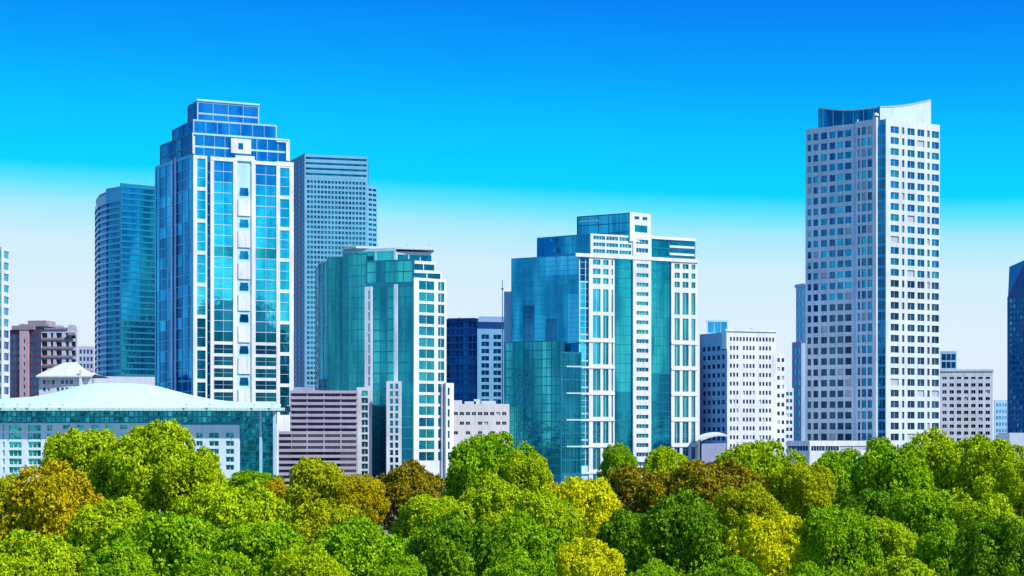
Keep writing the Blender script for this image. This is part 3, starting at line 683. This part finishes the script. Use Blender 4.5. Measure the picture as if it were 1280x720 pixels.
for i in range(5):
    p, q = pk[i], pk[i+1]; lo = b.z(471)+.3
    g.quad((p[0], 528.5, lo), (q[0], 528.5, lo), q, p); g.quad((q[0], 552, lo), (p[0], 552, lo), p, q); g.quad((p[0], 528.5, lo-.5), (q[0], 528.5, lo-.5), (q[0], 528.5, lo), (p[0], 528.5, lo))
b.add('tent_roof', g, WHITE2)
g = Geo(); bx(g, f, f.u(101), f.u(104), b.z(482), b.z(462), .4, 1.6); b.add('pylon', g, WHITE)
b.done()

# ---- hall with pale green roof
b = Bld('exhibition_hall', 'wide hall with a pale green curved roof and white walls behind the big round tree', 'hall', 160, 400)
b.D = 380
f = Face((-60, 380), (345, 380)); ze = b.z(510)
b.core([(-60, 380), (345, 380), (338, 440), (-60, 440)], 0, ze-.3, TEALW)
prof = [(-70, 503), (0, 498.5), (40, 496), (70, 490.5), (95, 483), (115, 479.5), (135, 478.6), (165, 479), (192, 481.5), (215, 487.5), (240, 494), (265, 499), (290, 502), (320, 504), (352, 505.5)]
g = Geo(); nx, ny = 90, 12
def topy(px): return float(np.interp(px, [p[0] for p in prof], [p[1] for p in prof]))
grid = []
for i in range(nx+1):
    px = -70+(352+70)*i/nx; rowv = []
    for j in range(ny+1):
        t = j/ny; y = 376+t*68
        rise = Z(topy(px), 410)-ze
        s_ = math.sin(math.pi*t)**1.15 if t <= .5 else math.sin(math.pi*t)
        x = PX(px, 380)[0]
        x = PX(px, 378)[0]+(PX(px, 410)[0]-PX(px, 378)[0])*min(1, t*2)
        rowv.append((x, y, ze+rise*s_))
    grid.append(rowv)
vv = [p for r in grid for p in r]; W = ny+1
fc = [(i*W+j, (i+1)*W+j, (i+1)*W+j+1, i*W+j+1) for i in range(nx) for j in range(ny)]
hall_roof = o = newobj('roof', [(x-b.o[0], y-b.o[1], z) for x, y, z in vv], fc, [ROOFG], b.e)
for p in o.data.polygons: p.use_smooth = True
g = Geo(); bx(g, Face((-70, 376), (352, 376)), 0, 80, ze-.7, ze-.02, -.6, .05); b.add('fascia', g, ROOFG, hall_roof)
zg = b.z(529)
sk = lambda c, r: (c*7+r*5) % 6 == 0
gh = lambda c, r: G_TEAL if (c*7+r*3) % 4 == 0 else G_DTEAL
b.region(f, -60, 345, zg, ze-.7, TEALW, cols(-58, 344, 66, .85), rows(ze-.8, zg-.05, (ze-.8-zg)/2, .8), None, off=.3, dp=.15, name='clerestory_glass', gfn=gh)
b.region(f, -60, 70, 0, zg, MINT, [(-45, -32), (-22, -10), (4, 7), (12, 28), (36, 52), (60, 66)], rows(zg-.4, b.z(600), 10.5/F*380, .7), None, off=.6, dp=.4, name='white_wall', mull=2, gfn=lambda c, r: G_CYAN if c == 2 else G_TEAL)
b.region(f, 70, 222, 0, zg, MINT, cols(75, 218, 8, .5), rows(zg-.4, b.z(600), 10.5/F*380, .5), G_TEAL, off=.6, dp=.4, name='white_wall', mull=1)
b.region(f, 222, 300, 0, zg-.4, MINT, [(226, 229), (232, 240), (246, 254), (262, 274), (283, 293)], rows(b.z(541), b.z(600), 10/F*380, .62), None, off=.7, dp=.4, name='white_wall', mull=1, gfn=lambda c, r: G_TEAL if c else G_DARK)
b.region(f, 300, 325, 0, zg, TEALW, cols(300.5, 324.5, 5, .92), rows(zg-.1, b.z(600), 7/F*380, .9), None, off=.3, dp=.15, name='glass_corner', gfn=gh, mull=1)
b.region(f, 325, 328, 0, ze-.75, GRID, off=.9, name='white_column')
b.region(f, 328, 342, 0, zg, TEALW, cols(328.5, 341.5, 3, .9), rows(zg-.1, b.z(600), 9/F*380, .85), G_DTEAL, off=.3, dp=.15, name='glass_corner')
b.region(f, 342, 345, 0, ze-.75, GRID, off=.9, name='white_column', ext=0)
for px in (4, 22, 37, 62, 78, 233, 262, 318, 340):
    g = Geo(); x, y = PX(px, 375.5); g.cyl((x, y, ze-.1), .07, .05, .9, 6); g.box((x, y, ze+.7), .5, .25, .22); b.add('roof_lamp', g, METAL, hall_roof)
b.done()

# ================================================================== trees
def make_crown(seed, nb=64, nclu=5600, per=7):
    r = np.random.default_rng(seed)
    # uneven lumps over a dome
    d = r.normal(size=(nb, 3)); d[:, 2] = np.where(r.random(nb) < .72, np.abs(d[:, 2]), -.55*np.abs(d[:, 2])); d /= np.linalg.norm(d, axis=1)[:, None]
    rad = r.uniform(.60, .80, nb); br = r.uniform(.15, .29, nb)
    c = d*rad[:, None]; c = c*np.array([1, 1, .92])
    k = r.choice(nb, size=nclu, p=br**2/np.sum(br**2))
    n = r.normal(size=(nclu, 3)); n += d[k]*1.15; n /= np.linalg.norm(n, axis=1)[:, None]
    pos = c[k]+n*(br[k]*r.uniform(.76, 1.10, nclu))[:, None]
    # base shell so the crown closes behind the lumps
    m = nclu//3; q = r.normal(size=(m, 3)); q[:, 2] = np.where(q[:, 2] < -.8, -q[:, 2], q[:, 2]); q /= np.linalg.norm(q, axis=1)[:, None]
    pos = np.vstack([pos, q*r.uniform(.5, .72, m)[:, None]]); n = np.vstack([n, q])
    T = len(pos)
    P = np.repeat(pos, per, 0)+r.normal(size=(T*per, 3))*.015
    Nn = np.repeat(n, per, 0)+r.normal(size=(T*per, 3))*.75; Nn /= np.linalg.norm(Nn, axis=1)[:, None]
    a = np.cross(Nn, r.normal(size=Nn.shape)); a /= np.linalg.norm(a, axis=1)[:, None]; bb = np.cross(Nn, a)
    s = r.uniform(.014, .030, T*per)[:, None]
    v0 = P-a*s*1.2; v1 = P+bb*s*.62+Nn*s*.2; v2 = P+a*s*1.3-Nn*s*.25; v3 = P-bb*s*.62+Nn*s*.2
    V = np.stack([v0, v1, v2, v3], 1).reshape(-1, 3); nf = T*per
    me = bpy.data.meshes.new('crown'); me.vertices.add(len(V)); me.vertices.foreach_set('co', V.ravel())
    me.loops.add(nf*4); me.polygons.add(nf)
    me.loops.foreach_set('vertex_index', np.arange(nf*4)); me.polygons.foreach_set('loop_start', np.arange(nf)*4)
    me.update(); me.validate()
    at = me.attributes.new('rnd', 'FLOAT', 'FACE'); cl = np.repeat(r.random(T), per)*.48+r.random(nf)*.26+.13
    at.data.foreach_set('value', cl)
    return me, c
def make_trunk(centres, seed):
    r = random.Random(seed); g = Geo()
    def tube(p, q, r0, r1, n=7):
        dx = [q[i]-p[i] for i in range(3)]; L = math.sqrt(sum(x*x for x in dx)) or 1
        dx = [x/L for x in dx]; up = (0, 0, 1) if abs(dx[2]) < .9 else (1, 0, 0)
        a = np.cross(dx, up); a /= np.linalg.norm(a); c = np.cross(dx, a)
        A = [tuple(np.array(p)+(a*math.cos(t)+c*math.sin(t))*r0) for t in [2*math.pi*i/n for i in range(n)]]
        B = [tuple(np.array(q)+(a*math.cos(t)+c*math.sin(t))*r1) for t in [2*math.pi*i/n for i in range(n)]]
        for i in range(n): g.quad(A[i], A[(i+1) % n], B[(i+1) % n], B[i])
    # local: z in crown radii, crown centre at z=0, trunk runs down to -3.2
    tube((0, 0, -3.4), (.02, 0, -2), .10, .075); tube((.02, 0, -2), (0, .03, -.6), .075, .055); tube((0, .03, -.6), (.03, 0, .3), .055, .02)
    for c in centres[:14]:
        s = (0, .02, r.uniform(-.9, -.1)); m = tuple(c[i]*.5+(.08*r.uniform(-1, 1)) + (s[2]*.4 if i == 2 else 0) for i in range(3))
        tube(s, m, .03, .02); tube(m, tuple(c), .02, .006)
    me = bpy.data.meshes.new('trunk'); me.from_pydata(g.v, [], g.f); me.materials.append(BARK); me.update()
    return me
CR = [make_crown(100+i) for i in range(6)]
TK = [make_trunk(c, i) for i, (_, c) in enumerate(CR)]
LEAF = {
 'yg': leafmat('yellow_green_leaves', (.05, .14, .001), (.34, .50, .002), (.76, .82, .003)),
 'g':  leafmat('green_leaves', (.02, .11, .001), (.20, .42, .002), (.56, .74, .003)),
 'dg': leafmat('dark_green_leaves', (.015, .08, .002), (.11, .27, .003), (.38, .54, .004)),
 'y':  leafmat('yellow_leaves', (.20, .30, .001), (.64, .64, .001), (.88, .84, .002)),
 'or': leafmat('orange_leaves', (.10, .13, .001), (.46, .38, .002), (.78, .62, .003)),
 'br': leafmat('russet_leaves', (.05, .06, .003), (.24, .20, .005), (.52, .40, .006)),
 'ol': leafmat('olive_leaves', (.07, .13, .001), (.36, .42, .002), (.76, .72, .003)),
}
T = [ # px, top py, width px, D, leaf, aspect, label
 (108, 527, 112, 176, 'yg', .95, 'rounded yellow-green tree at the left shoulder of the biggest tree before the hall'),
 (187, 513, 140, 172, 'yg', 1.05, 'biggest rounded yellow-green tree, rising highest in front of the pale green hall roof'),
 (232, 548, 100, 168, 'yg', 1.0, 'yellow-green tree sloping down right of the biggest tree by the hall'),
 (66, 578, 150, 150, 'or', .9, 'orange-tinged tree below the left shoulder of the biggest tree'),
 (8, 590, 90, 156, 'ol', .95, 'olive tree cut by the left edge beside the orange-tinged tree'),
 (145, 618, 130, 140, 'yg', .9, 'yellow-green tree right of and below the orange-tinged tree'),
 (286, 592, 150, 146, 'yg', .9, 'broad yellow-green tree below the striped garage to its left'),
 (215, 628, 150, 128, 'g', .9, 'green tree with deep shade under the biggest tree by the hall'),
 (50, 658, 140, 112, 'yg', .85, 'low yellow-green tree in the bottom left corner'),
 (150, 674, 100, 106, 'g', .9, 'low green tree along the bottom edge, second from the left corner'),
 (316, 586, 80, 215, 'g', .6, 'flat-topped green tree at the foot of the hall glass corner'),
 (345, 596, 64, 190, 'or', .9, 'small orange tree beside the flat-topped green tree below the garage'),
 (330, 640, 120, 118, 'g', .95, 'green tree low between the broad yellow-green tree and the olive tree'),
 (402, 563, 104, 182, 'ol', 1.05, 'olive-yellow tree with a pointed top in front of the striped garage'),
 (448, 590, 70, 170, 'or', .9, 'orange tree between the pointed olive tree and the russet tree'),
 (512, 576, 104, 176, 'br', .85, 'russet brown tree in front of the rounded teal tower'),
 (415, 622, 120, 140, 'ol', .85, 'olive tree below the pointed olive-yellow tree'),
 (450, 644, 150, 118, 'g', .9, 'green tree below the russet brown tree, left of the dark green one'),
 (545, 612, 100, 150, 'yg', .8, 'yellow-green tree directly below the russet brown tree'),
 (612, 531, 116, 196, 'g', 1.0, 'rounded green tree in front of the low cream building'),
 (655, 560, 70, 190, 'yg', .9, 'small yellow-green tree on the right shoulder of the rounded green tree'),
 (615, 592, 110, 160, 'yg', .9, 'yellow-green tree just below the rounded green tree'),
 (567, 636, 140, 112, 'dg', 1.0, 'dark green rounded tree at the bottom, left of the tall yellow-green one'),
 (650, 636, 110, 124, 'g', 1.0, 'green tree between the dark green tree and the bright yellow tree'),
 (722, 586, 116, 158, 'y', 1.0, 'bright yellow tree in front of the wide glass building'),
 (684, 604, 100, 146, 'yg', 1.0, 'yellow-green tree on the left flank of the bright yellow tree'),
 (738, 668, 96, 108, 'y', .95, 'yellow tree low at the bottom edge below the bright yellow tree'),
 (772, 554, 50, 215, 'g', 1.0, 'smallest round green tree at the foot of the wide glass building'),
 (792, 577, 118, 188, 'br', .8, 'dark russet tree below the smallest round green tree'),
 (832, 556, 66, 205, 'yg', .95, 'small yellow-green tree between the smallest round tree and the russet crown'),
 (884, 564, 138, 186, 'br', .9, 'broad russet olive tree below the white mid-rise block'),
 (945, 540, 124, 192, 'yg', 1.0, 'rounded yellow-green tree in front of the white mid-rise block'),
 (930, 600, 90, 172, 'ol', .85, 'olive tree under the rounded tree before the white mid-rise'),
 (856, 614, 138, 124, 'dg', 1.0, 'large dark green round tree at the bottom right of centre'),
 (962, 636, 118, 122, 'y', 1.0, 'golden yellow tree right of the large dark green round tree'),
 (915, 692, 90, 100, 'g', .9, 'low green tree at the bottom edge between dark green and golden trees'),
 (1048, 624, 100, 120, 'g', 1.05, 'green egg-shaped tree right of the golden yellow tree'),
 (1056, 553, 100, 186, 'g', 1.0, 'green tree below the podium of the tall white tower'),
 (1112, 543, 104, 184, 'g', 1.0, 'green tree under the right side of the tall white tower'),
 (1168, 538, 122, 188, 'yg', 1.0, 'broad yellow-green tree in front of the low white building'),
 (1236, 540, 104, 184, 'yg', 1.0, 'yellow-green tree below the slant-roofed dark tower'),
 (1276, 572, 70, 168, 'yg', .9, 'yellow-green tree cut by the right edge'),
 (1160, 602, 104, 146, 'g', 1.0, 'green tree in the middle of the right-hand clump'),
 (1112, 640, 90, 128, 'yg', .95, 'yellow-green tree right of the green egg-shaped tree'),
 (1232, 612, 100, 142, 'yg', 1.0, 'yellow-green tree low on the right, behind the dark corner tree'),
 (1186, 650, 100, 116, 'g', .95, 'green tree low between the middle clump tree and the dark corner tree'),
 (1248, 640, 110, 108, 'dg', 1.0, 'dark green tree in the bottom right corner'),
 (1128, 692, 110, 100, 'yg', .8, 'low yellow-green tree peeking over the bottom edge on the right'),
 (1003, 572, 84, 178, 'ol', .95, 'small olive tree beside the rounded tree near the podium'),
 (270, 680, 110, 104, 'g', .9, 'low green tree at the bottom edge, below the broad yellow-green tree'),
 (380, 676, 100, 104, 'yg', .9, 'low yellow-green tree at the bottom edge, left of centre'),
 (500, 690, 90, 100, 'g', .9, 'low green tree at the bottom edge left of the dark green tree'),
 (650, 690, 100, 100, 'g', .85, 'low green tree at the bottom edge left of the low yellow tree'),
 (783, 634, 96, 146, 'dg', 1.0, 'dark green tree behind the large dark green round tree, below the russet tree'),  # filler crown; darker leaf colour paints the shadow gap
 (318, 626, 90, 150, 'dg', 1.0, 'dark green tree deep between broad yellow-green tree and olive tree on the left'),  # filler; dark leaves stand in for shadow between crowns
 (1086, 604, 80, 160, 'dg', 1.0, 'dark green tree in the shade below the podium trees on the right'),  # filler; shade below the crowns painted as darker leaves
 (1020, 700, 90, 98, 'g', .85, 'low green tree at the bottom edge below the egg-shaped tree'),
 (820, 700, 90, 98, 'g', .8, 'low green tree at the bottom edge left of the large dark one'),
]
rt = random.Random(5)
KIND = {'br': 'russet_tree', 'or': 'orange_tree', 'y': 'yellow_tree'}
for k, (px, py, w, D, leaf, asp, lab) in enumerate(T):
    rad = w/2/F*D*1.08; zt = Z(py, D); x, y = PX(px, D)
    e = bpy.data.objects.new(KIND.get(leaf, 'broadleaf_tree'), None); COL.objects.link(e); e.location = (x, y, 0)
    e['label'] = lab; e['category'] = 'tree'; e['group'] = 'park trees below the skyline'
    i = k % 6; me, c = CR[i]
    if not me.materials: me.materials.append(LEAF['g'])
    asp *= 1.25 if D > 165 else 1.3
    if D < 165: rad *= .99
    asp /= .99 if D < 165 else 1
    zc = zt-rad*asp*1.0
    o = bpy.data.objects.new('crown', me); COL.objects.link(o); o.parent = e; o.location = (0, 0, zc)
    o.scale = (rad, rad, rad*asp*1.02); o.rotation_euler = (0, 0, rt.uniform(0, 6.28))
    o.material_slots[0].link = 'OBJECT'; o.material_slots[0].material = LEAF[leaf]
    t = bpy.data.objects.new('trunk', TK[i]); COL.objects.link(t); t.parent = e; t.location = (0, 0, zc)
    t.scale = (rad, rad, zc/3.4); t.rotation_euler = o.rotation_euler

# ================================================================== ground
def structure(o): o['kind'] = 'structure'
m, nt, bb = nodes('ground_grass'); N = nt.nodes; L = nt.links
g1 = N.new('ShaderNodeNewGeometry'); n1 = N.new('ShaderNodeTexNoise'); n1.inputs['Scale'].default_value = .02; n1.inputs['Detail'].default_value = 8
L.new(g1.outputs['Position'], n1.inputs['Vector'])
cr = N.new('ShaderNodeValToRGB'); cr.color_ramp.elements[0].color = (.05, .09, .02, 1); cr.color_ramp.elements[1].color = (.16, .20, .06, 1)
cr.color_ramp.elements[0].position = .35; cr.color_ramp.elements[1].position = .65
L.new(n1.outputs['Fac'], cr.inputs[0]); L.new(cr.outputs[0], bb.inputs['Base Color']); bb.inputs['Roughness'].default_value = .9
S = 9000
o = newobj('ground', [(-S, -S, 0), (S, -S, 0), (S, S, 0), (-S, S, 0)], [(0, 1, 2, 3)], [m]); structure(o)
pav = wallmat('city_paving', (.16, .17, .17), streak=False)
o = newobj('pavement', [(-400, 290, .12), (500, 290, .12), (500, 1000, .12), (-400, 1000, .12), (-400, 290, 0), (500, 290, 0)], [(0, 1, 2, 3), (4, 5, 1, 0)], [pav]); structure(o)
asp_ = wallmat('asphalt', (.05, .05, .055), streak=False)
o = newobj('road', [(-400, 270, .004), (500, 270, .004), (500, 289.9, .004), (-400, 289.9, .004)], [(0, 1, 2, 3)], [asp_]); structure(o)

# ================================================================== sky, sun, camera
SUN_AZ = math.atan2(-.53, .85); EL = R(46)
sd = (math.cos(EL)*math.cos(SUN_AZ), math.cos(EL)*math.sin(SUN_AZ), math.sin(EL))
w = bpy.data.worlds.new('World'); scene.world = w; w.use_nodes = True; N = w.node_tree.nodes; L = w.node_tree.links
bg = N['Background']; bg.inputs['Strength'].default_value = .1
sky = N.new('ShaderNodeTexSky'); sky.sky_type = 'NISHITA'; sky.sun_disc = False; sky.sun_elevation = EL; sky.sun_rotation = math.atan2(sd[0], sd[1])
tc = N.new('ShaderNodeTexCoord'); sp = N.new('ShaderNodeSeparateXYZ'); L.new(tc.outputs['Generated'], sp.inputs[0])
tl = N.new('ShaderNodeMath'); tl.operation = 'MULTIPLY_ADD'; tl.inputs[1].default_value = .045; L.new(sp.outputs[0], tl.inputs[0]); L.new(sp.outputs[2], tl.inputs[2])
# slight waver in the haze line
nz = N.new('ShaderNodeTexNoise'); nz.inputs['Scale'].default_value = 3; L.new(tc.outputs['Generated'], nz.inputs['Vector'])
wv = N.new('ShaderNodeMath'); wv.operation = 'MULTIPLY_ADD'; wv.inputs[1].default_value = .012; L.new(nz.outputs['Fac'], wv.inputs[0]); L.new(tl.outputs[0], wv.inputs[2])
mr = N.new('ShaderNodeMapRange'); mr.inputs[1].default_value = 0; mr.inputs[2].default_value = .5; L.new(wv.outputs[0], mr.inputs[0])
cr = N.new('ShaderNodeValToRGB'); e = cr.color_ramp.elements
def lin(c): return tuple(((x/255+.055)/1.055)**2.4 if x > 10 else x/255/12.92 for x in c)+(1,)
def el(y): return ((545-y)/2000)/math.sqrt(1+((545-y)/2000)**2)/.5+.012
stops = [(545, (228, 238, 251)), (420, (224, 239, 252)), (330, (210, 238, 252)), (285, (166, 234, 252)), (258, (95, 228, 252)), (235, (0, 213, 254)), (170, (0, 196, 255)), (90, (0, 164, 253)), (0, (0, 132, 246))]
e[0].position = 0; e[0].color = lin((226, 236, 250)); e[1].position = 1; e[1].color = (.08, .34, 1.0, 1)
for y, c in stops[1:]:
    q = e.new(el(y)); q.color = lin(c)
q = e.new(.68); q.color = (.0, .2, .9, 1)
L.new(mr.outputs[0], cr.inputs[0])
sc = N.new('ShaderNodeVectorMath'); sc.operation = 'SCALE'; sc.inputs['Scale'].default_value = 8.85; L.new(cr.outputs[0], sc.inputs[0])
s2 = N.new('ShaderNodeVectorMath'); s2.operation = 'SCALE'; s2.inputs['Scale'].default_value = .012; L.new(sky.outputs[0], s2.inputs[0])
ad = N.new('ShaderNodeVectorMath'); ad.operation = 'ADD'; L.new(sc.outputs[0], ad.inputs[0]); L.new(s2.outputs[0], ad.inputs[1])
L.new(ad.outputs[0], bg.inputs['Color'])

sl = bpy.data.lights.new('sun', 'SUN'); sl.energy = 5.0; sl.angle = R(.5); sl.color = (1, .955, .88)
so = bpy.data.objects.new('sun', sl); COL.objects.link(so)
from mathutils import Vector
so.rotation_euler = Vector(sd).to_track_quat('Z', 'Y').to_euler(); so.location = (200, -100, 300)

cam = bpy.data.cameras.new('camera'); co = bpy.data.objects.new('camera', cam); COL.objects.link(co)
co.location = (0, 0, EYE); co.rotation_euler = (R(90), 0, 0)
cam.sensor_width = 36; cam.lens = 36*F/1280; cam.shift_y = (HY-360)/1280; cam.clip_start = 1; cam.clip_end = 20000
scene.camera = co
vs = scene.view_settings; vs.view_transform = 'Standard'; vs.look = 'None'; vs.exposure = .18; vs.gamma = 1
